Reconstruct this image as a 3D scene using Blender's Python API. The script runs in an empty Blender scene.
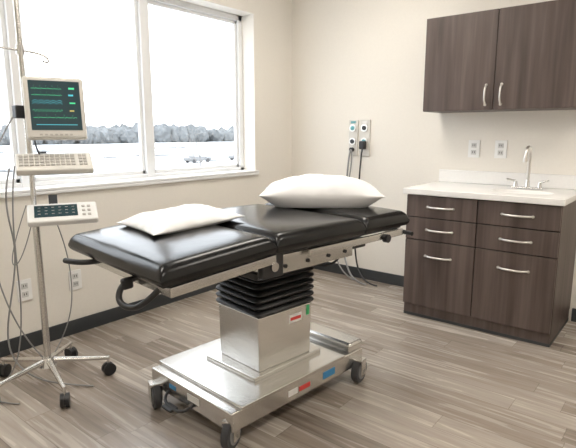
import bpy, bmesh, math, random
from mathutils import Vector, Matrix, noise
random.seed(7)
D=bpy.data; scene=bpy.context.scene; col=scene.collection
rad=math.radians

# ---------------- materials ----------------
def newmat(name):
    m=D.materials.new(name); m.use_nodes=True
    nt=m.node_tree; b=nt.nodes.get('Principled BSDF'); return m,nt,b
def pmat(name,c,rough=.5,metal=0,noise_amt=.04,nscale=20,bump=0.0,spec=None,coat=0,emit=None,es=0,stretch=None):
    m,nt,b=newmat(name)
    b.inputs['Roughness'].default_value=rough; b.inputs['Metallic'].default_value=metal
    if spec is not None: b.inputs['Specular IOR Level'].default_value=spec
    if coat: b.inputs['Coat Weight'].default_value=coat
    tc=nt.nodes.new('ShaderNodeTexCoord'); mp=nt.nodes.new('ShaderNodeMapping')
    n=nt.nodes.new('ShaderNodeTexNoise'); n.inputs['Scale'].default_value=nscale; n.inputs['Detail'].default_value=4
    if stretch: mp.inputs['Scale'].default_value=stretch
    nt.links.new(tc.outputs['Object'],mp.inputs[0]); nt.links.new(mp.outputs[0],n.inputs['Vector'])
    r=nt.nodes.new('ShaderNodeValToRGB')
    r.color_ramp.elements[0].position=.3; r.color_ramp.elements[1].position=.7
    r.color_ramp.elements[0].color=tuple(max(0,x*(1-noise_amt)) for x in c)+(1,)
    r.color_ramp.elements[1].color=tuple(min(1,x*(1+noise_amt)) for x in c)+(1,)
    nt.links.new(n.outputs['Fac'],r.inputs[0]); nt.links.new(r.outputs[0],b.inputs['Base Color'])
    if bump:
        bp=nt.nodes.new('ShaderNodeBump'); bp.inputs['Strength'].default_value=bump; bp.inputs['Distance'].default_value=.01
        nt.links.new(n.outputs['Fac'],bp.inputs['Height']); nt.links.new(bp.outputs[0],b.inputs['Normal'])
    if emit:
        b.inputs['Emission Color'].default_value=tuple(emit)+(1,); b.inputs['Emission Strength'].default_value=es
    return m

M={}
M['wall']=pmat('wall_paint',(.825,.79,.73),.75,0,.01,60,.05)
M['ceil']=pmat('ceiling_paint',(.86,.85,.82),.85,0,.01,60)
M['white']=pmat('white_vinyl',(.82,.83,.84),.35,0,.01)
M['base']=pmat('baseboard_rubber',(.04,.045,.05),.45,0,.05)
M['counter']=pmat('white_solid_surface',(.87,.86,.845),.22,0,.015,80)
M['steel']=pmat('brushed_steel',(.70,.69,.67),.24,1,.06,8,.02,stretch=(1,1,25))
M['steelflat']=pmat('satin_steel_sheet',(.68,.67,.65),.24,1,.05,6,.02,stretch=(20,1,1))
M['chrome']=pmat('chrome',(.75,.75,.75),.14,1,.01)
M['nickel']=pmat('satin_nickel',(.76,.74,.71),.28,1,.02)
M['black']=pmat('black_plastic',(.018,.018,.02),.42,0,.1)
M['rubber']=pmat('grey_rubber',(.05,.05,.055),.6,0,.1)
M['wheel']=pmat('grey_wheel',(.25,.25,.26),.45,0,.05)
M['vinyl']=pmat('black_upholstery_vinyl',(.006,.006,.0065),.20,0,.15,7,.08,spec=.40)
M['bellows']=pmat('black_bellows',(.010,.010,.011),.45,0,.1)
M['linen']=pmat('white_linen',(.87,.87,.885),.85,0,.01,9,.2)
M['beige']=pmat('beige_plastic',(.66,.64,.60),.45,0,.02)
M['keyw']=pmat('key_plastic',(.46,.44,.41),.5,0,.05)
M['whiteplastic']=pmat('white_plastic',(.76,.76,.75),.4,0,.02)
M['recept']=pmat('receptacle_plastic',(.62,.62,.61),.4,0,.02)
M['plate']=pmat('outlet_plate',(.88,.88,.87),.35,0,.01)
M['screen']=pmat('dark_screen',(.012,.022,.026),.12,0,.1,emit=(.02,.045,.05),es=.8)
M['green']=pmat('green_trace',(.05,.5,.2),.5,emit=(.08,.65,.35),es=.6)
M['cyan']=pmat('cyan_trace',(.05,.4,.5),.5,emit=(.1,.5,.6),es=.55)
M['yellow']=pmat('yellow_trace',(.5,.4,.1),.5,emit=(.5,.5,.15),es=.5)
M['red']=pmat('red_label',(.65,.06,.05),.5)
M['blue']=pmat('blue_label',(.05,.25,.5),.5)
M['greenl']=pmat('green_label',(.05,.4,.15),.5)
M['paper']=pmat('paper_label',(.75,.74,.72),.6)
M['teal']=pmat('teal_port',(.12,.35,.38),.4)
M['cable']=pmat('grey_cable',(.26,.26,.26),.5)
M['dark']=pmat('dark_gap',(.02,.018,.017),.7)
M['tree']=pmat('haze_tinted_trees',(.155,.165,.17),.95,0,.2,.3)  # distance haze is put into this pale blue-grey colour, no real atmosphere
M['hedge']=pmat('snow_dusted_hedge',(.24,.245,.25),.95,0,.2,.8)
M['bark']=pmat('bark',(.2,.19,.185),.9,0,.2,3)
M['snow']=pmat('snow',(.42,.43,.44),.9,0,.2,.035)
M['bld']=pmat('distant_siding',(.20,.205,.21),.8,0,.15,.3)

def wood():
    m,nt,b=newmat('grey_brown_laminate')
    tc=nt.nodes.new('ShaderNodeTexCoord'); mp=nt.nodes.new('ShaderNodeMapping')
    mp.inputs['Scale'].default_value=(28,28,1.3)
    n=nt.nodes.new('ShaderNodeTexNoise'); n.inputs['Scale'].default_value=1; n.inputs['Detail'].default_value=5; n.inputs['Distortion'].default_value=.3
    mp2=nt.nodes.new('ShaderNodeMapping'); mp2.inputs['Scale'].default_value=(6,6,.6)
    n2=nt.nodes.new('ShaderNodeTexNoise'); n2.inputs['Scale'].default_value=1.5; n2.inputs['Detail'].default_value=3
    nt.links.new(tc.outputs['Object'],mp.inputs[0]); nt.links.new(mp.outputs[0],n.inputs['Vector'])
    nt.links.new(tc.outputs['Object'],mp2.inputs[0]); nt.links.new(mp2.outputs[0],n2.inputs['Vector'])
    ad=nt.nodes.new('ShaderNodeMath'); ad.operation='ADD'
    nt.links.new(n.outputs['Fac'],ad.inputs[0]); nt.links.new(n2.outputs['Fac'],ad.inputs[1])
    h=nt.nodes.new('ShaderNodeMath'); h.operation='MULTIPLY'; h.inputs[1].default_value=.5
    nt.links.new(ad.outputs[0],h.inputs[0])
    r=nt.nodes.new('ShaderNodeValToRGB'); e=r.color_ramp.elements
    e[0].position=.34; e[0].color=(.058,.041,.036,1); e[1].position=.66; e[1].color=(.15,.113,.10,1)
    x=e.new(.5); x.color=(.098,.071,.063,1)
    nt.links.new(h.outputs[0],r.inputs[0]); nt.links.new(r.outputs[0],b.inputs['Base Color'])
    b.inputs['Roughness'].default_value=.42
    return m
M['wood']=wood()

def floormat():
    m,nt,b=newmat('grey_oak_vinyl_planks')
    N=nt.nodes.new; L=nt.links.new
    tc=N('ShaderNodeTexCoord'); sp=N('ShaderNodeSeparateXYZ'); L(tc.outputs['Object'],sp.inputs[0])
    def mth(op,a,bv=None,c=None):
        n=N('ShaderNodeMath'); n.operation=op
        for i,v in enumerate((a,bv)):
            if v is None: continue
            if isinstance(v,(int,float)): n.inputs[i].default_value=v
            else: L(v,n.inputs[i])
        return n.outputs[0]
    W=.125; LEN=1.0
    yr=mth('DIVIDE',sp.outputs[1],W); row=mth('FLOOR',yr); fy=mth('FRACT',yr)
    w1=N('ShaderNodeTexWhiteNoise'); w1.noise_dimensions='1D'; L(row,w1.inputs['W'])
    xs=mth('ADD',mth('DIVIDE',sp.outputs[0],LEN),mth('MULTIPLY',w1.outputs[0],7.0))
    colm=mth('FLOOR',xs); fx=mth('FRACT',xs)
    cv=N('ShaderNodeCombineXYZ'); L(row,cv.inputs[0]); L(colm,cv.inputs[1])
    w2=N('ShaderNodeTexWhiteNoise'); w2.noise_dimensions='3D'; L(cv.outputs[0],w2.inputs['Vector'])
    gv=N('ShaderNodeCombineXYZ'); L(mth('MULTIPLY',sp.outputs[0],2.2),gv.inputs[0]); L(mth('MULTIPLY',sp.outputs[1],32),gv.inputs[1])
    L(mth('MULTIPLY',w2.outputs[0],40),gv.inputs[2])
    g=N('ShaderNodeTexNoise'); g.inputs['Scale'].default_value=1; g.inputs['Detail'].default_value=6; g.inputs['Distortion'].default_value=.7; L(gv.outputs[0],g.inputs['Vector'])
    tone=mth('ADD',mth('MULTIPLY',w2.outputs[0],.55),mth('MULTIPLY',g.outputs['Fac'],1.1))
    tone=mth('SUBTRACT',tone,.29)
    r=N('ShaderNodeValToRGB'); e=r.color_ramp.elements
    e[0].position=.05; e[0].color=(.165,.132,.108,1); e[1].position=.95; e[1].color=(.54,.485,.43,1)
    x=e.new(.35); x.color=(.285,.238,.20,1); x=e.new(.65); x.color=(.405,.355,.308,1)
    L(tone,r.inputs[0])
    ey=mth('MINIMUM',fy,mth('SUBTRACT',1.0,fy)); ex=mth('MINIMUM',fx,mth('SUBTRACT',1.0,fx))
    sy=mth('LESS_THAN',ey,.014); sx=mth('LESS_THAN',ex,.0018)
    sm=mth('MAXIMUM',sy,sx)
    mx=N('ShaderNodeMix'); mx.data_type='RGBA'; mx.blend_type='MULTIPLY'
    L(mth('MULTIPLY',sm,.5),mx.inputs[0]); L(r.outputs[0],mx.inputs[6]); mx.inputs[7].default_value=(.25,.22,.2,1)
    L(mx.outputs[2],b.inputs['Base Color'])
    rr=mth('ADD',mth('MULTIPLY',g.outputs['Fac'],.16),.18); L(rr,b.inputs['Roughness'])
    bp=N('ShaderNodeBump'); bp.inputs['Strength'].default_value=.08; bp.inputs['Distance'].default_value=.004; L(g.outputs['Fac'],bp.inputs['Height']); L(bp.outputs[0],b.inputs['Normal'])
    return m
M['floor']=floormat()
def glass():
    m=D.materials.new('window_glass'); m.use_nodes=True; nt=m.node_tree; nt.nodes.clear()
    o=nt.nodes.new('ShaderNodeOutputMaterial'); mx=nt.nodes.new('ShaderNodeMixShader'); t=nt.nodes.new('ShaderNodeBsdfTransparent'); g=nt.nodes.new('ShaderNodeBsdfGlossy')
    g.inputs['Roughness'].default_value=.02; mx.inputs[0].default_value=.05
    nt.links.new(t.outputs[0],mx.inputs[1]); nt.links.new(g.outputs[0],mx.inputs[2]); nt.links.new(mx.outputs[0],o.inputs[0]); return m
M['glass']=glass()
M['lamp']=pmat('troffer_diffuser',(.9,.9,.88),.5,emit=(1,.935,.84),es=10.3)

# ---------------- helpers ----------------
def empty(name,loc=(0,0,0),rot=(0,0,0),parent=None):
    o=D.objects.new(name,None); o.empty_display_size=.05; o.location=loc; o.rotation_euler=rot; col.objects.link(o)
    if parent: o.parent=parent
    return o
def fin(name,bm,mat,parent=None,loc=(0,0,0),rot=(0,0,0),smooth=False,bevel=0,seg=2):
    me=D.meshes.new(name); bmesh.ops.recalc_face_normals(bm,faces=bm.faces[:]); bm.to_mesh(me); bm.free()
    if smooth or bevel:
        for p in me.polygons: p.use_smooth=True
    o=D.objects.new(name,me); col.objects.link(o); o.location=loc; o.rotation_euler=rot
    if mat: me.materials.append(M[mat])
    if parent: o.parent=parent
    if bevel:
        b=o.modifiers.new('bevel','BEVEL'); b.width=bevel; b.segments=seg; b.limit_method='ANGLE'; b.angle_limit=rad(40)
        o.modifiers.new('wn','WEIGHTED_NORMAL')
    elif smooth:
        try:
            me.set_sharp_from_angle(angle=rad(45))
        except Exception: pass
    return o
def addbox(bm,c,s):
    r=bmesh.ops.create_cube(bm,size=1)
    for v in r['verts']: v.co=Vector((v.co.x*s[0]+c[0],v.co.y*s[1]+c[1],v.co.z*s[2]+c[2]))
def box(name,s,loc,mat,parent=None,rot=(0,0,0),bevel=0,seg=2):
    bm=bmesh.new(); addbox(bm,(0,0,0),s); return fin(name,bm,mat,parent,loc,rot,False,bevel,seg)
def boxes(name,lst,mat,parent=None,bevel=0,loc=(0,0,0),rot=(0,0,0)):
    bm=bmesh.new()
    for (x0,x1,y0,y1,z0,z1) in lst: addbox(bm,((x0+x1)/2,(y0+y1)/2,(z0+z1)/2),(x1-x0,y1-y0,z1-z0))
    return fin(name,bm,mat,parent,loc,rot,False,bevel)
def addcyl(bm,p0,p1,r,r2=None,n=20):
    p0=Vector(p0);p1=Vector(p1);d=p1-p0; q=d.to_track_quat('Z','Y').to_matrix().to_4x4()
    bmesh.ops.create_cone(bm,cap_ends=True,segments=n,radius1=r,radius2=r if r2 is None else r2,depth=d.length,matrix=Matrix.Translation((p0+p1)/2)@q)
def cyl(name,p0,p1,r,mat,parent=None,r2=None,n=20):
    bm=bmesh.new(); addcyl(bm,p0,p1,r,r2,n); return fin(name,bm,mat,parent,smooth=True)
def tube(name,pts,r,mat,parent=None,smooth=True,cyc=False):
    cu=D.curves.new(name,'CURVE'); cu.dimensions='3D'; cu.bevel_depth=r; cu.bevel_resolution=4; cu.resolution_u=10; cu.use_fill_caps=True
    if smooth:
        s=cu.splines.new('NURBS'); s.points.add(len(pts)-1)
        for i,p in enumerate(pts): s.points[i].co=(*p,1)
        s.order_u=min(4,len(pts)); s.use_endpoint_u=True; s.use_cyclic_u=cyc
    else:
        s=cu.splines.new('POLY'); s.points.add(len(pts)-1)
        for i,p in enumerate(pts): s.points[i].co=(*p,1)
    cu.materials.append(M[mat])
    tmp=D.objects.new(name+'_c',cu); col.objects.link(tmp)
    dg=bpy.context.evaluated_depsgraph_get(); me=D.meshes.new_from_object(tmp.evaluated_get(dg)); 
    D.objects.remove(tmp)
    me.name=name
    for p in me.polygons: p.use_smooth=True
    o=D.objects.new(name,me); col.objects.link(o)
    if parent: o.parent=parent
    return o
def ico_template(sub):
    b=bmesh.new(); bmesh.ops.create_icosphere(b,subdivisions=sub,radius=1); b.verts.ensure_lookup_table()
    V=[v.co.copy() for v in b.verts]; Fc=[[v.index for v in f.verts] for f in b.faces]; b.free(); return V,Fc
def blobs(name,items,mat,sub,rough=.25):
    TV,TF=ico_template(sub); V=[];Fs=[]
    for k,(x,y,z,rx,ry,rz) in enumerate(items):
        o=len(V); off=Vector((k*1.37,k*.71,0))
        for c in TV:
            q=1+rough*noise.noise(c*1.8+off)+rough*.6*noise.noise(c*4+off)
            V.append((x+c.x*rx*q,y+c.y*ry*q,z+c.z*rz*q))
        Fs.extend([[i+o for i in f] for f in TF])
    me=D.meshes.new(name); me.from_pydata(V,[],Fs); me.update(); me.materials.append(M[mat])
    o=D.objects.new(name,me); col.objects.link(o); return o

# ---------------- room ----------------
XL=-3.07; YB=3.88; XR=1.6; YF=-1.6; H=2.75
WY0,WY1,WZ0,WZ1=.42,3.35,.955,2.30
box('floor',(XR-XL+.4,YB-YF+.4,.1),((XR+XL)/2,(YB+YF)/2,-.05),'floor')
box('ceiling',(XR-XL+.4,YB-YF+.4,.1),((XR+XL)/2,(YB+YF)/2,H+.05),'ceil')
T=.2
boxes('wall_left',[(XL-T,XL,YF,WY0,0,H),(XL-T,XL,WY1,YB,0,H),(XL-T,XL,WY0,WY1,0,WZ0),(XL-T,XL,WY0,WY1,WZ1,H)],'wall')
boxes('wall_back',[(XL-T,XR+T,YB,YB+T,0,H)],'wall')
boxes('wall_right',[(XR,XR+T,YF,YB,0,H)],'wall')
boxes('wall_front',[(XL-T,XR+T,YF-T,YF,0,H)],'wall')
boxes('baseboard_left',[(XL,XL+.012,YF,YB,0,.095)],'base',bevel=.003)
boxes('baseboard_back',[(XL+.012,-1.60,YB-.012,YB,0,.095),(-.56,XR,YB-.012,YB,0,.095)],'base',bevel=.003)
boxes('baseboard_right',[(XR-.012,XR,YF,YB-.012,0,.095)],'base',bevel=.003)
win=empty('window_1',(XL,0,0))
gx0,gx1=-.20,-.14
F=.045
mull=[WY0,1.42,2.335,WY1]
fr=[(gx0,gx1,WY0,WY1,WZ0,WZ0+F),(gx0,gx1,WY0,WY1,WZ1-F,WZ1),(gx0,gx1,WY0,WY0+F,WZ0,WZ1),(gx0,gx1,WY1-F,WY1,WZ0,WZ1)]
for m_ in mull[1:3]: fr.append((gx0,gx1+.005,m_-.035,m_+.035,WZ0,WZ1))
boxes('window_frame',fr,'white',win,bevel=.004)
sash=[]
for a,b in zip(mull[:-1],mull[1:]):
    a2=a+(.045 if a==WY0 else .035); b2=b-(.045 if b==WY1 else .035); s=.026
    z0,z1=WZ0+F,WZ1-F
    sash+=[(gx0+.01,gx1-.02,a2,b2,z0,z0+s),(gx0+.01,gx1-.02,a2,b2,z1-s,z1),(gx0+.01,gx1-.02,a2,a2+s,z0,z1),(gx0+.01,gx1-.02,b2-s,b2,z0,z1)]
boxes('window_sash',sash,'white',win,bevel=.003)
boxes('window_glass',[(-.178,-.172,WY0+.05,WY1-.05,WZ0+.05,WZ1-.05)],'glass',win)
boxes('window_sill',[(gx1,.022,WY0-.03,WY1+.03,WZ0-.0,WZ0+.018),(0.001,.022,WY0-.03,WY1+.03,WZ0-.02,WZ0)],'white',win,bevel=.004)

for i,(x,y) in enumerate([(-1.9,2.6),(-1.9,.4),(.3,2.6),(.3,.4)]):
    e=empty('ceiling_troffer_light',(x,y,H))
    boxes('troffer_frame',[(-.32,.32,-.62,-.595,-.03,-.0),(-.32,.32,.595,.62,-.03,0),(-.32,-.295,-.62,.62,-.03,0),(.295,.32,-.62,.62,-.03,0)],'white',e)
    boxes('troffer_diffuser',[(-.295,.295,-.595,.595,-.02,-.005)],'lamp',e)

# ---------------- exterior ----------------
GZ=-3.0
box('snow_ground',(700,1000,.2),(-355,80,GZ-.1),'snow')
its=[]
for k in range(620):
    x=-215+random.uniform(-20,20); y=random.uniform(-20,360)
    h=7.2+2.6*noise.noise(Vector((y*.022,0,0)))+1.6*noise.noise(Vector((y*.09,5,0)))+random.uniform(-1.2,.6)
    its.append((x,y,GZ+h*.42,random.uniform(2,4),random.uniform(2.0,4.5),h*.6))
blobs('tree_line',its,'tree',3,.35)
its=[]
for k in range(420):
    row=random.choice((-60,-82,-120)); x=row+random.uniform(-1.2,1.2); y=random.uniform(6,170)
    if noise.noise(Vector((row,y*.06,0)))<.05: continue
    r=random.uniform(.3,.7)*(-row/70); its.append((x,y,GZ+.1,r,r*2.2,r*.4))
blobs('hedge_row',its,'hedge',2,.3)
for k,y in enumerate((24,44,52)):
    c=empty('parked_car',(-58,y*1.15,GZ),(0,0,rad(90)))
    boxes('body',[(-2.1,2.1,-.85,.85,.3,.80)],'bld',c,bevel=.15)
    boxes('cabin',[(-1.2,1.1,-.75,.75,.75,1.25)],'snow',c,bevel=.2)
    bm=bmesh.new()
    for sx in(-1.3,1.3):
        for sy in(-.86,.7): addcyl(bm,(sx,sy,.32),(sx,sy+.16,.32),.32)
    fin('wheels',bm,'rubber',c)
def branch(bm,p,d,l,r,lev):
    p2=p+d*l; addcyl(bm,p,p2,r,r*.6,5)
    if lev==0: return
    for k in range(4):
        nd=(d+Vector((random.uniform(-.8,.8),random.uniform(-.8,.8),random.uniform(-.1,.5)))).normalized()
        branch(bm,p+d*l*random.uniform(.4,1),nd,l*.6,r*.55,lev-1)
for (x,y,h) in((-38,33.5,2.3),(-46,52,2.5)):
    bm=bmesh.new(); branch(bm,Vector((x,y,GZ)),Vector((0,0,1)),h,.07,3); fin('bare_tree',bm,'bark')

# ---------------- exam table ----------------
TR=-7.5
tb=empty('exam_table',(-1.62,1.80,0),(0,0,rad(TR)))
bs=empty('base',(0,0,0),(0,0,rad(2.5)),tb)
bx0,bx1,by0,by1=-.305,.305,-.455,.455
bm=bmesh.new()
pts_b=[(bx0,by0),(bx1,by0),(bx1,by1),(bx0,by1)]
def prism(bm,lo,hi):
    a=[bm.verts.new(p) for p in lo]; b=[bm.verts.new(p) for p in hi]; n=len(lo)
    bm.faces.new(a[::-1]); bm.faces.new(b)
    for i in range(n): bm.faces.new((a[i],a[(i+1)%n],b[(i+1)%n],b[i]))
prism(bm,[(x,y,.085) for x,y in pts_b],[(x,y,.175) for x,y in pts_b])
fin('base_body',bm,'steelflat',bs,bevel=.008)
BXC=(bx0+bx1)/2
box('base_top_plate',(.63,.69,.016),(BXC,-.06,.183),'steelflat',bs,bevel=.004)
box('base_raised_pad',(.36,.46,.022),(.02,.0,.20),'steelflat',bs,bevel=.005)
box('base_end_cap',(.62,.12,.06),(BXC,by1-.065,.20),'steel',bs,bevel=.02,seg=3)
box('base_under_skirt',(.44,.74,.03),(BXC,0,.075),'black',bs)
for i,(x,y) in enumerate([(.270,-.43),(-.240,-.475),(.315,.41),(-.27,.41)]):
    c=empty('caster_%d'%i,(x,y,0),(0,0,rad([20,70,10,25][i])),bs)
    bm=bmesh.new(); addcyl(bm,(-.018,0,.064),(.018,0,.064),.064,n=32); fin('tyre',bm,'rubber',c,smooth=True,bevel=.006)
    bm=bmesh.new(); addcyl(bm,(-.021,0,.064),(.021,0,.064),.043,n=28); fin('wheel_disc',bm,'wheel',c,smooth=True)
    bm=bmesh.new(); addcyl(bm,(-.030,0,.064),(.030,0,.064),.012,n=16); fin('axle',bm,'chrome',c,smooth=True)
    boxes('fork',[(-.030,-.024,-.025,.025,.04,.12),(.024,.030,-.025,.025,.04,.12),(-.030,.030,-.028,.028,.115,.13)],'steel',c,bevel=.003)
tube('brake_bar',[(-.15,by0,.11),(-.15,by0-.04,.085),(-.08,by0-.05,.07),(.02,by0-.045,.075),(.04,by0,.11)],.007,'black',bs)
box('pedal',(.07,.045,.014),(-.08,by0-.045,.07),'black',bs,bevel=.004)
box('label_red',(.002,.075,.022),(bx1+.001,-.01,.128),'red',bs)
box('label_blue',(.002,.09,.035),(bx1+.001,.17,.130),'blue',bs)
box('label_white',(.002,.06,.028),(bx1+.001,-.09,.130),'paper',bs)
box('logo_plate',(.085,.002,.03),(.04,by0-.001,.138),'paper',bs)
box('label_small',(.05,.002,.02),(-.12,by0-.001,.138),'blue',bs)
cx,cy=.150,.168; OX=.03
CO=empty('column',(OX,0,0),(0,0,0),tb)
bm=bmesh.new()
prism(bm,[(-cx,-cy,.21),(cx,-cy,.21),(cx,cy,.21),(-cx,cy,.21)],[(-cx-.005,-cy-.005,.475),(cx+.005,-cy-.005,.475),(cx+.005,cy+.005,.475),(-cx-.005,cy+.005,.475)])
fin('column_shroud',bm,'steel',CO,bevel=.006)
box('column_label_red',(.002,.08,.04),(cx+.005,.06,.42),'paper',CO)
box('column_label_stripe',(.002,.07,.015),(cx+.0065,.06,.42),'red',CO)
box('column_label_green',(.002,.02,.05),(cx+.005,.145,.44),'greenl',CO)
bm=bmesh.new(); nf=6; z=.475; dz=(.665-.475)/nf; rings=[]
def ring(bm,hx,hy,z,r=.03):
    vs=[]
    for (sx,sy,a0) in((1,1,0),(-1,1,90),(-1,-1,180),(1,-1,270)):
        for k in range(5):
            a=rad(a0+k*22.5); vs.append(bm.verts.new((sx*(hx-r)+r*math.cos(a),sy*(hy-r)+r*math.sin(a),z)))
    return vs
for k in range(nf):
    for (ofs,zz) in((-.006,0),(.018,.25),(.022,.5),(.018,.75)):
        rings.append(ring(bm,cx+ofs,cy+ofs,z+(k+zz)*dz))
rings.append(ring(bm,cx-.006,cy-.006,z+nf*dz))
for a,b in zip(rings[:-1],rings[1:]):
    n=len(a)
    for i in range(n): bm.faces.new((a[i],a[(i+1)%n],b[(i+1)%n],b[i]))
bm.faces.new(rings[0][::-1]); bm.faces.new(rings[-1])
fin('bellows',bm,'bellows',CO,smooth=True)
MW=.395; WC=-.018; TH=.085
box('top_saddle',(.40,.46,.035),(0.02,.02,.682),'black',tb,bevel=.006)
box('top_frame_plate_near',(.016,.58,.085),(.295,.05,.745),'steelflat',tb,bevel=.004)
box('top_frame_plate_far',(.016,.58,.085),(-.285,.05,.745),'steelflat',tb,bevel=.004)
bm=bmesh.new()
for yy in(-.12,.02,.16,.28): addcyl(bm,(.302,yy,.735),(.309,yy,.735),.009,n=12)
fin('frame_bolts',bm,'black',tb,smooth=True)
boxes('top_frame_cross',[(-.28,.29,-.22,-.18,.71,.78),(-.28,.29,.28,.32,.71,.78),(-.28,.29,0,.05,.70,.78)],'steel',tb,bevel=.003)
boxes('head_rails',[(.325,.34,.0,.72,.76,.795),(-.33,-.315,.0,.72,.76,.795)],'steel',tb,bevel=.003)
box('hinge_bracket',(.035,.12,.10),(.315,-.215,.755),'black',tb,bevel=.008)
box('hinge_bracket_far',(.035,.12,.10),(-.30,-.215,.755),'black',tb,bevel=.008)
cyl('hinge_pin',(-.32,-.215,.755),(.345,-.215,.755),.020,'chrome',tb)
cyl('actuator_body',(.16,-.12,.70),(.16,-.36,.735),.024,'black',tb)
cyl('actuator_rod',(.16,-.36,.735),(.16,-.56,.765),.010,'chrome',tb)
cyl('head_actuator',(.12,.25,.71),(.12,.52,.765),.022,'black',tb)
cyl('head_knob_near',(.335,.56,.765),(.360,.56,.765),.022,'black',tb)
box('control_box',(.10,.14,.05),(.22,.42,.745),'black',tb,bevel=.008)
def cushion(name,x0,x1,y0,y1,zt,par):
    bm=bmesh.new(); R=.044
    def prof(t,L):
        d=min(t,L-t)
        if d>=R: return 0
        return R-math.sqrt(max(0,R*R-(R-d)**2))
    def samples(a,b):
        L=b-a; s=[0,.0015,.005,.011,.019,.030,.044]; m=[R+(L-2*R)*i/10 for i in range(1,10)]
        return s+m+[L-q for q in reversed(s)]
    xs=samples(x0,x1); ys=samples(y0,y1); LX,LY=x1-x0,y1-y0
    g=[]
    for u in xs:
        row=[]
        for v in ys:
            dr=min(R,math.hypot(prof(u,LX),prof(v,LY)))
            crown=.009*(1-(2*u/LX-1)**4)*(1-(2*v/LY-1)**4)
            row.append(bm.verts.new((x0+u,y0+v,zt-.009-dr+crown)))
        g.append(row)
    for i in range(len(xs)-1):
        for j in range(len(ys)-1): bm.faces.new((g[i][j],g[i+1][j],g[i+1][j+1],g[i][j+1]))
    per=[g[i][0] for i in range(len(xs))]+[g[-1][j] for j in range(1,len(ys))]+[g[i][-1] for i in range(len(xs)-2,-1,-1)]+[g[0][j] for j in range(len(ys)-2,0,-1)]
    prev=per
    cxm,cym=(x0+x1)/2,(y0+y1)/2
    for (inn,z) in((-.001,zt-.062),(.003,zt-.074),(.012,zt-TH)):
        nw=[bm.verts.new((v.co.x+(inn if v.co.x<cxm else -inn)*(1 if abs(abs(v.co.x-cxm)-LX/2)<.02 else 0),v.co.y+(inn if v.co.y<cym else -inn)*(1 if abs(abs(v.co.y-cym)-LY/2)<.02 else 0),z)) for v in per]
        for i in range(len(per)): bm.faces.new((prev[i],prev[(i+1)%len(per)],nw[(i+1)%len(per)],nw[i]))
        prev=nw
    bm.faces.new(prev)
    return fin(name,bm,'vinyl',par,smooth=True)
SEAM=-.235
cushion('mattress_seat',WC-MW,WC+MW,SEAM+.004,.345,.905,tb)
cushion('mattress_head',WC-MW,WC+MW,.350,.72,.905,tb)
box('mattress_board',(.70,.93,.02),(WC,.24,.812),'black',tb)
ft=empty('foot_section',(0,SEAM,.905),(rad(4.2),0,0),tb)
cushion('mattress_foot',WC-MW-.025,WC+MW,-.53,-.004,0,ft)
box('foot_board',(.70,.47,.018),(WC,-.25,-.092),'black',ft)
boxes('foot_side_rails',[(.325,.343,-.48,.02,-.138,-.10),(-.33,-.312,-.48,.02,-.138,-.10),(-.32,.33,-.48,-.465,-.138,-.104)],'steel',ft,bevel=.003)
tube('handle_loop',[(.08,-.46,-.115),(.08,-.52,-.12),(.07,-.55,-.155),(.09,-.56,-.195),(.15,-.55,-.205),(.22,-.53,-.185),(.25,-.47,-.125)],.012,'black',ft)
box('handle_grip',(.03,.045,.045),(.08,-.515,-.13),'black',ft,bevel=.01)
tube('foot_lever',[(-.24,-.46,-.11),(-.25,-.55,-.11),(-.36,-.58,-.105)],.012,'black',ft)
tube('under_cable',[(.15,-.40,-.11),(.18,-.30,-.17),(.14,-.15,-.16),(.1,.0,-.19)],.007,'black',ft)
tube('head_handle',[(.24,.70,.785),(.24,.75,.775),(.29,.78,.765),(.37,.76,.765)],.012,'black',tb)
tube('pendant_cable',[(.22,.36,.73),(.26,.30,.66),(.22,.22,.63),(.17,.18,.68)],.006,'black',tb)
boxes('head_end_bar',[(-.31,.33,.70,.72,.765,.795)],'steel',tb,bevel=.003)

# pillows
def pillow(name,lx,ly,h,loc,rot,seed,bot=.35,wr=.010,ex=.62):
    bm=bmesh.new(); n=64
    def P(i,j,sgn):
        u=-math.cos(math.pi*i/n); v=-math.cos(math.pi*j/n)
        u=.5*u+.5*(-1+2*i/n); v=.5*v+.5*(-1+2*j/n)
        x=lx/2*u*(1-.075*math.cos(math.pi*v/2)*abs(u)**3); y=ly/2*v*(1-.075*math.cos(math.pi*u/2)*abs(v)**3)
        pr=(max(0,(1-abs(u)**2.6))*max(0,(1-abs(v)**2.6)))**ex
        q=Vector((x*7+seed,y*7,seed*1.7))
        w=noise.noise(q)+.5*noise.noise(q*2.5)
        ang=math.atan2(v,u); rr=math.hypot(u,v)
        edge=math.sin(ang*16+seed+3*noise.noise(q))*max(0,rr-.5)*.9
        z=h*pr*(1-bot)+ (w+edge)*wr*min(1,pr*2.0) if sgn>0 else -h*bot*min(1,pr*1.8)
        return Vector((x,y,z+h*bot))
    top=[[bm.verts.new(P(i,j,1)) for j in range(n+1)] for i in range(n+1)]
    botv=[[top[i][j] if i in(0,n) or j in(0,n) else bm.verts.new(P(i,j,-1)) for j in range(n+1)] for i in range(n+1)]
    for i in range(n):
        for j in range(n):
            bm.faces.new((top[i][j],top[i+1][j],top[i+1][j+1],top[i][j+1]))
            bm.faces.new((botv[i][j],botv[i][j+1],botv[i+1][j+1],botv[i+1][j]))
    me=D.meshes.new(name); bm.to_mesh(me); bm.free()
    for p in me.polygons: p.use_smooth=True
    o=D.objects.new(name,me); col.objects.link(o); me.materials.append(M['linen'])
    o.location=loc; o.rotation_euler=rot
    return o
tw=Matrix.Translation((-1.62,1.80,0))@Matrix.Rotation(rad(TR),4,'Z')
p=tw@Vector((-.16,-.345,.888)); 
pillow('pillow',.39,.46,.070,p,(rad(4.0),0,rad(-11)),3.1,.3,.009)
p=tw@Vector((-.07,.51,.9055)); pillow('pillow',.67,.40,.165,p,(0,0,rad(36)),8.7,.42,.013,.7)

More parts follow.
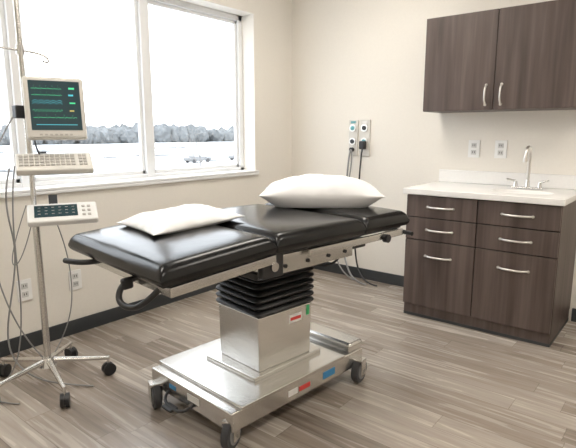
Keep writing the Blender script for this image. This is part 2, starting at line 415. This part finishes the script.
# ---------------- patient monitor stand ----------------
st=empty('patient_monitor_stand',(-2.53,1.14,0))
cyl('pole',(0,0,.10),(0,0,2.15),.0125,'steel',st)
cyl('pole_sleeve',(0,0,.12),(0,0,.92),.017,'steel',st)
cyl('pole_collar',(0,0,.90),(0,0,.95),.024,'black',st)
bm=bmesh.new(); addcyl(bm,(0,0,.10),(0,0,.15),.042,.028); fin('hub',bm,'chrome',st,smooth=True)
for k in range(5):
    a=rad(-13+72*k); c,s=math.cos(a),math.sin(a)
    bm=bmesh.new(); addcyl(bm,(.02*c,.02*s,.13),(.30*c,.30*s,.095),.016,.010); fin('leg_%d'%k,bm,'steel',st,smooth=True)
    cyl('caster_stem_%d'%k,(.295*c,.295*s,.05),(.295*c,.295*s,.105),.008,'chrome',st)
    b=a+rad(70+40*k); dx,dy=math.cos(b)*.012,math.sin(b)*.012
    X,Y=.295*c,.295*s
    bm=bmesh.new(); addcyl(bm,(X-dx*1.7,Y-dy*1.7,.034),(X-dx*.4,Y-dy*.4,.034),.034,n=24); addcyl(bm,(X+dx*.4,Y+dy*.4,.034),(X+dx*1.7,Y+dy*1.7,.034),.034,n=24)
    addcyl(bm,(X-dx*.5,Y-dy*.5,.037),(X+dx*.5,Y+dy*.5,.037),.026,n=20)
    fin('caster_%d'%k,bm,'black',st,smooth=True)
tube('hook_arm',[(0,-.20,1.72),(0,-.16,1.69),(0,-.10,1.685),(0,0,1.685),(0,.08,1.68),(.0,.12,1.67),(0,.135,1.65),(0,.12,1.635),(0,.10,1.65)],.0055,'steel',st)
cyl('hook_clamp',(0,0,1.665),(0,0,1.705),.019,'chrome',st)
tube('hook_arm_upper',[(-.12,0,2.16),(-.12,0,2.12),(-.06,0,2.12),(0,0,2.14),(.06,0,2.12),(.12,0,2.12),(.12,0,2.16)],.0045,'chrome',st)
box('clamp_block',(.045,.05,.06),(0,-.03,1.40),'black',st,bevel=.005)
mo=empty('monitor_head',(.10,.095,1.415),(0,rad(-6),rad(-20)),st)
mw,mh=.265,.295
box('monitor_case',(.045,mw,mh),(0,0,0),'beige',mo,bevel=.012,seg=3)
box('monitor_back_shell',(.05,mw*.7,mh*.7),(-.04,0,0),'beige',mo,bevel=.02,seg=3)
box('monitor_bezel_lip',(.006,mw-.02,mh-.02),(.023,0,.0),'beige',mo,bevel=.003)
box('screen',(.004,mw-.042,mh-.065),(.026,0,.012),'screen',mo)
box('monitor_mount',(.06,.04,.04),(-.07,-.06,0),'black',mo)
def trace(nm,mat,z0,kind,y0=-.1,y1=.03):
    bm=bmesh.new(); prev=None; n=90
    for i in range(n+1):
        y=y0+(y1-y0)*i/n; t=(i/n*5)%1
        if kind==0: dz=.016 if .45<t<.52 else (-.005 if .52<=t<.58 else (.003 if .75<t<.85 else 0))
        elif kind==1: dz=.009*abs(math.sin(t*math.pi))
        else: dz=.005*math.sin(i*.6)
        z=z0+dz
        a=bm.verts.new((.0295,y,z-.0009)); b=bm.verts.new((.0295,y,z+.0009))
        if prev: bm.faces.new((prev[0],a,b,prev[1]))
        prev=(a,b)
    fin(nm,bm,mat,mo)
trace('trace_0','green',.09,0); trace('trace_1','green',.06,0); trace('trace_2','cyan',.028,1); trace('trace_3','cyan',.018,1); trace('trace_4','green',-.012,2); trace('trace_5','green',-.045,0,-.1,.09)
box('readout_0',(.001,.026,.009),(.029,.075,.094),'green',mo); box('readout_1',(.001,.022,.008),(.029,.07,.062),'cyan',mo); box('readout_2',(.001,.026,.007),(.029,.075,.025),'green',mo); box('readout_3',(.001,.02,.006),(.029,.07,-.012),'yellow',mo)
box('readout_4',(.001,.18,.003),(.029,-.0,-.078),'cyan',mo)
boxes('monitor_buttons',[(.025,.029,-.08+i*.022,-.068+i*.022,-.128,-.121) for i in range(7)],'keyw',mo)
kb=empty('keyboard_console',(.125,.06,1.155),(0,rad(32),rad(-24)),st)
box('console_case',(.14,.335,.035),(0,0,0),'beige',kb,bevel=.008)
bl=[]
for r in range(4):
    for c in range(11): 
        x=-.043+r*.024; y=-.145+c*.0225
        bl.append((x-.009,x+.009,y-.009,y+.009,.016,.023))
boxes('keys',bl,'keyw',kb,bevel=.002)
boxes('number_keys',[(-.043+r*.024-.009,-.043+r*.024+.009,.115+c*.02-.008,.115+c*.02+.008,.016,.023) for r in range(4) for c in range(2)],'keyw',kb,bevel=.002)
box('console_bracket',(.09,.04,.03),(-.085,-.05,-.03),'black',kb)
rc=empty('recorder_console',(.165,.06,.915),(0,rad(34),rad(-26)),st)
box('recorder_case',(.13,.31,.035),(0,0,0),'whiteplastic',rc,bevel=.010,seg=3)
box('recorder_display',(.08,.19,.004),(-.005,-.03,.018),'screen',rc)
boxes('recorder_buttons',[(-.005+i*.03,.008+i*.03,.085+j*.025,.10+j*.025,.017,.022) for i in(-1,0,1) for j in(0,1)],'keyw',rc,bevel=.002)
boxes('recorder_marks',[(-.03+i*.022,-.028+i*.022,-.11+j*.03,-.098+j*.03,.0195,.021) for i in range(3) for j in range(6)],'keyw',rc)
box('recorder_bracket',(.13,.04,.03),(-.10,-.04,-.03),'black',rc)
tube('cable_0',[(-.02,-.05,1.38),(-.06,-.16,1.2),(-.05,-.22,.9),(.0,-.20,.55),(.02,-.12,.30),(.01,-.03,.16)],.0035,'cable',st)
tube('cable_1',[(.06,-.10,1.15),(.06,-.13,1.0),(.02,-.12,.7),(0,-.10,.45),(-.06,-.12,.12),(-.12,-.20,.02),(-.05,-.30,.006),(.1,-.2,.006)],.0035,'cable',st)
tube('cable_2',[(.08,.05,.91),(.09,.10,.75),(.05,.15,.5),(.03,.12,.3),(.02,.03,.17)],.0030,'cable',st)
tube('cable_4',[(.05,-.12,1.14),(.07,-.18,.98),(.04,-.10,.80),(.02,-.16,.5),(-.02,-.2,.25),(.02,-.1,.05),(.12,.06,.007),(.22,.12,.007)],.004,'cable',st)
tube('cable_5',[(.08,-.05,.89),(.06,-.10,.7),(.0,-.15,.62),(-.05,-.1,.75),(-.02,-.03,.95)],.0025,'cable',st)
tube('cable_3',[(.02,.02,1.30),(.06,.0,1.22),(.07,.03,1.18)],.004,'black',st)

# ---------------- base cabinet ----------------
CX0,CX1=-1.555,-.575; FY=3.265
sc=empty('sink_base_cabinet',(0,0,0))
boxes('carcass',[(CX0,CX1,FY+.02,YB-.001,.085,.885)],'wood',sc,bevel=.002)
boxes('toe_kick',[(CX0+.003,CX1-.003,FY+.024,YB-.001,0,.085)],'wood',sc)
boxes('toe_kick_strip',[(CX0+.002,CX1-.002,FY+.022,FY+.024,0,.02),(CX1-.003,CX1-.001,FY+.022,YB-.002,0,.02)],'base',sc)
SX=-1.06; g=.0035
fronts=[]
zs=[(.09,.562),(.569,.722),(.729,.878)]
for (a,b) in((CX0+g,SX-g),(SX+g,CX1-g)):
    for z0,z1 in zs:
        fronts.append((a,b,FY,FY+.02,z0,z1))
for i,f in enumerate(fronts): boxes('drawer_front_%d'%i,[f],'wood',sc,bevel=.0025)
boxes('drawer_gaps',[(CX0+.004,CX1-.004,FY+.012,FY+.021,.092,.876)],'dark',sc)
def pull(name,x,z,w,par,y,vert=False):
    pts=[]
    for k in range(9):
        t=-1+k/4; d=.030*(1-t**4)
        pts.append((x,y-d,z+t*w/2) if vert else (x+t*w/2,y-d-.0,z))
    tube(name,pts,.0068,'nickel',par)
    for t in(-1,1):
        q=(x,y,z+t*w/2) if vert else (x+t*w/2,y,z)
        cyl(name+'_foot',q,(q[0],q[1]-.006,q[2]),.009,'nickel',par)
n=0
for xc in((CX0+SX)/2,(SX+CX1)/2):
    for z in(.46,.645,.803):
        pull('pull_%d'%n,xc,z,.18,sc,FY); n+=1
bm=bmesh.new(); addbox(bm,((CX0+CX1)/2,(3.235+YB-.001)/2,.905),(CX1-CX0+.035,YB-.001-3.235,.04))
ct=fin('countertop',bm,'counter',sc,bevel=.006,seg=3)
bm=bmesh.new(); bmesh.ops.create_uvsphere(bm,u_segments=40,v_segments=20,radius=1)
for v in bm.verts: v.co=Vector((-.86+v.co.x*.20,3.50+v.co.y*.13,.935+v.co.z*.04))
cut=fin('cut',bm,'counter'); 
bo=ct.modifiers.new('b','BOOLEAN'); bo.operation='DIFFERENCE'; bo.object=cut; bo.solver='EXACT'
dg=bpy.context.evaluated_depsgraph_get(); me2=D.meshes.new_from_object(ct.evaluated_get(dg)); ct.modifiers.clear(); ct.data=me2; D.objects.remove(cut)
boxes('backsplash',[(CX0-.017,CX1+.017,YB-.021,YB-.001,.925,1.02)],'counter',sc,bevel=.004)
fa=empty('sink_faucet',(-.885,3.73,.926))
box('deck_plate',(.20,.05,.012),(0,0,.006),'chrome',fa,bevel=.005)
cyl('spout_base',(0,0,.01),(0,0,.06),.018,'chrome',fa,.013)
tube('spout',[(0,0,.05),(0,0,.17),(0,0,.25),(0,-.03,.285),(0,-.08,.28),(0,-.105,.24),(0,-.107,.205)],.012,'nickel',fa)
cyl('aerator',(0,-.107,.185),(0,-.107,.215),.015,'nickel',fa)
for s in(-1,1):
    cyl('valve',(s*.078,0,.01),(s*.078,0,.045),.016,'chrome',fa,.012)
    tube('lever',[(s*.078,0,.048),(s*.10,-.005,.052),(s*.135,-.01,.06)],.007,'chrome',fa)
uc=empty('upper_wall_cabinet',(0,0,0))
UX0,UX1,UY=-1.60,-.575,3.56; UZ0,UZ1=1.455,2.10
boxes('carcass',[(UX0,UX1,UY+.02,YB-.001,UZ0,UZ1)],'wood',uc,bevel=.002)
USX=(UX0+UX1)/2-.015
boxes('door_0',[(UX0+.002,USX-.002,UY,UY+.0185,UZ0+.002,UZ1-.002)],'wood',uc,bevel=.0025)
boxes('door_1',[(USX+.002,UX1-.002,UY,UY+.0185,UZ0+.002,UZ1-.002)],'wood',uc,bevel=.0025)
boxes('door_gap',[(UX0+.006,UX1-.006,UY+.012,UY+.021,UZ0+.004,UZ1-.004)],'dark',uc)
pull('handle_0',USX-.05,UZ0+.10,.13,uc,UY,True); pull('handle_1',USX+.05,UZ0+.10,.13,uc,UY,True)

# ---------------- wall outlets ----------------
def outlet(x,y,z,rz):
    e=empty('wall_outlet',(x,y,z),(0,0,rz))
    box('plate',(.085,.008,.13),(0,-.004,0),'plate',e,bevel=.002)
    for s in(-1,1):
        box('receptacle',(.038,.003,.034),(0,-.0092,s*.026),'recept',e,bevel=.001)
        boxes('slots',[(-.009,-.005,-.0112,-.010,s*.026-.005,s*.026+.008),(.005,.009,-.0112,-.010,s*.026-.005,s*.026+.008)],'dark',e)
outlet(-1.315,YB,1.185,0); outlet(-1.12,YB,1.185,0)
outlet(XL,1.28,.37,rad(90)); outlet(XL,1.60,.36,rad(90))
gp=empty('medical_gas_outlet_panel',(-2.315,YB,1.26))
for k,s in enumerate((-.058,.058)):
    box('panel_%d'%k,(.088 if k==0 else .10,.014,.31),(s,-.007,0),'beige',gp,bevel=.003)
    for j,zz in enumerate((.085,-.03)):
        cyl('port_ring_%d%d'%(k,j),(s,-.014,zz),(s,-.028,zz),.030,'nickel',gp)
        cyl('port_%d%d'%(k,j),(s,-.028,zz),(s,-.034,zz),.020,['teal','black'][(k+j)%2],gp)
    box('port_label_%d'%k,(.05,.002,.02),(s,-.015,.135),['teal','paper'][k],gp)
box('regulator',(.05,.05,.07),(.058,-.045,-.06),'black',gp,bevel=.008)
cyl('plug',(-.058,-.02,-.10),(-.058,-.05,-.10),.018,'black',gp)
tube('hose_0',[(-.058,-.05,-.10),(-.06,-.08,-.16),(-.07,-.08,-.35),(-.09,-.09,-.7),(-.08,-.11,-1.0),(.0,-.16,-1.14),(.12,-.25,-1.22),(.22,-.20,-1.245)],.008,'cable',gp)
tube('hose_1',[(.058,-.05,-.09),(.06,-.08,-.2),(.05,-.08,-.5),(.02,-.09,-.85),(.08,-.14,-1.14),(.2,-.2,-1.235),(.30,-.15,-1.25)],.007,'black',gp)
tube('hose_2',[(-.05,-.05,-.10),(-.02,-.07,-.3),(-.16,-.09,-.7),(-.2,-.10,-1.0),(-.06,-.18,-1.19),(.06,-.14,-1.245)],.006,'cable',gp)

# ---------------- world / camera ----------------
w=D.worlds.new('overcast'); scene.world=w; w.use_nodes=True; nt=w.node_tree; bg=nt.nodes['Background']
tc=nt.nodes.new('ShaderNodeTexCoord'); sp=nt.nodes.new('ShaderNodeSeparateXYZ'); r=nt.nodes.new('ShaderNodeValToRGB')
nt.links.new(tc.outputs['Generated'],sp.inputs[0]); nt.links.new(sp.outputs[2],r.inputs[0])
r.color_ramp.elements[0].color=(.80,.84,.88,1); r.color_ramp.elements[1].color=(.88,.94,1,1); r.color_ramp.elements[1].position=.4
nt.links.new(r.outputs[0],bg.inputs[0]); bg.inputs[1].default_value=4.8
l=D.lights.new('window_portal','AREA'); l.shape='RECTANGLE'; l.size=WY1-WY0; l.size_y=WZ1-WZ0; l.cycles.is_portal=True
lo=D.objects.new('window_portal',l); col.objects.link(lo); lo.location=(XL-.21,(WY0+WY1)/2,(WZ0+WZ1)/2); lo.rotation_euler=Vector((1,0,0)).to_track_quat('-Z','Z').to_euler()
scene.view_settings.view_transform='Standard'
cd=D.cameras.new('camera'); cam=D.objects.new('camera',cd); col.objects.link(cam); scene.camera=cam
cd.sensor_width=36; cd.lens=31.5; cam.location=(0,0,1.3); cam.rotation_euler=(rad(79.8),0,rad(38.8)); cd.clip_end=1500
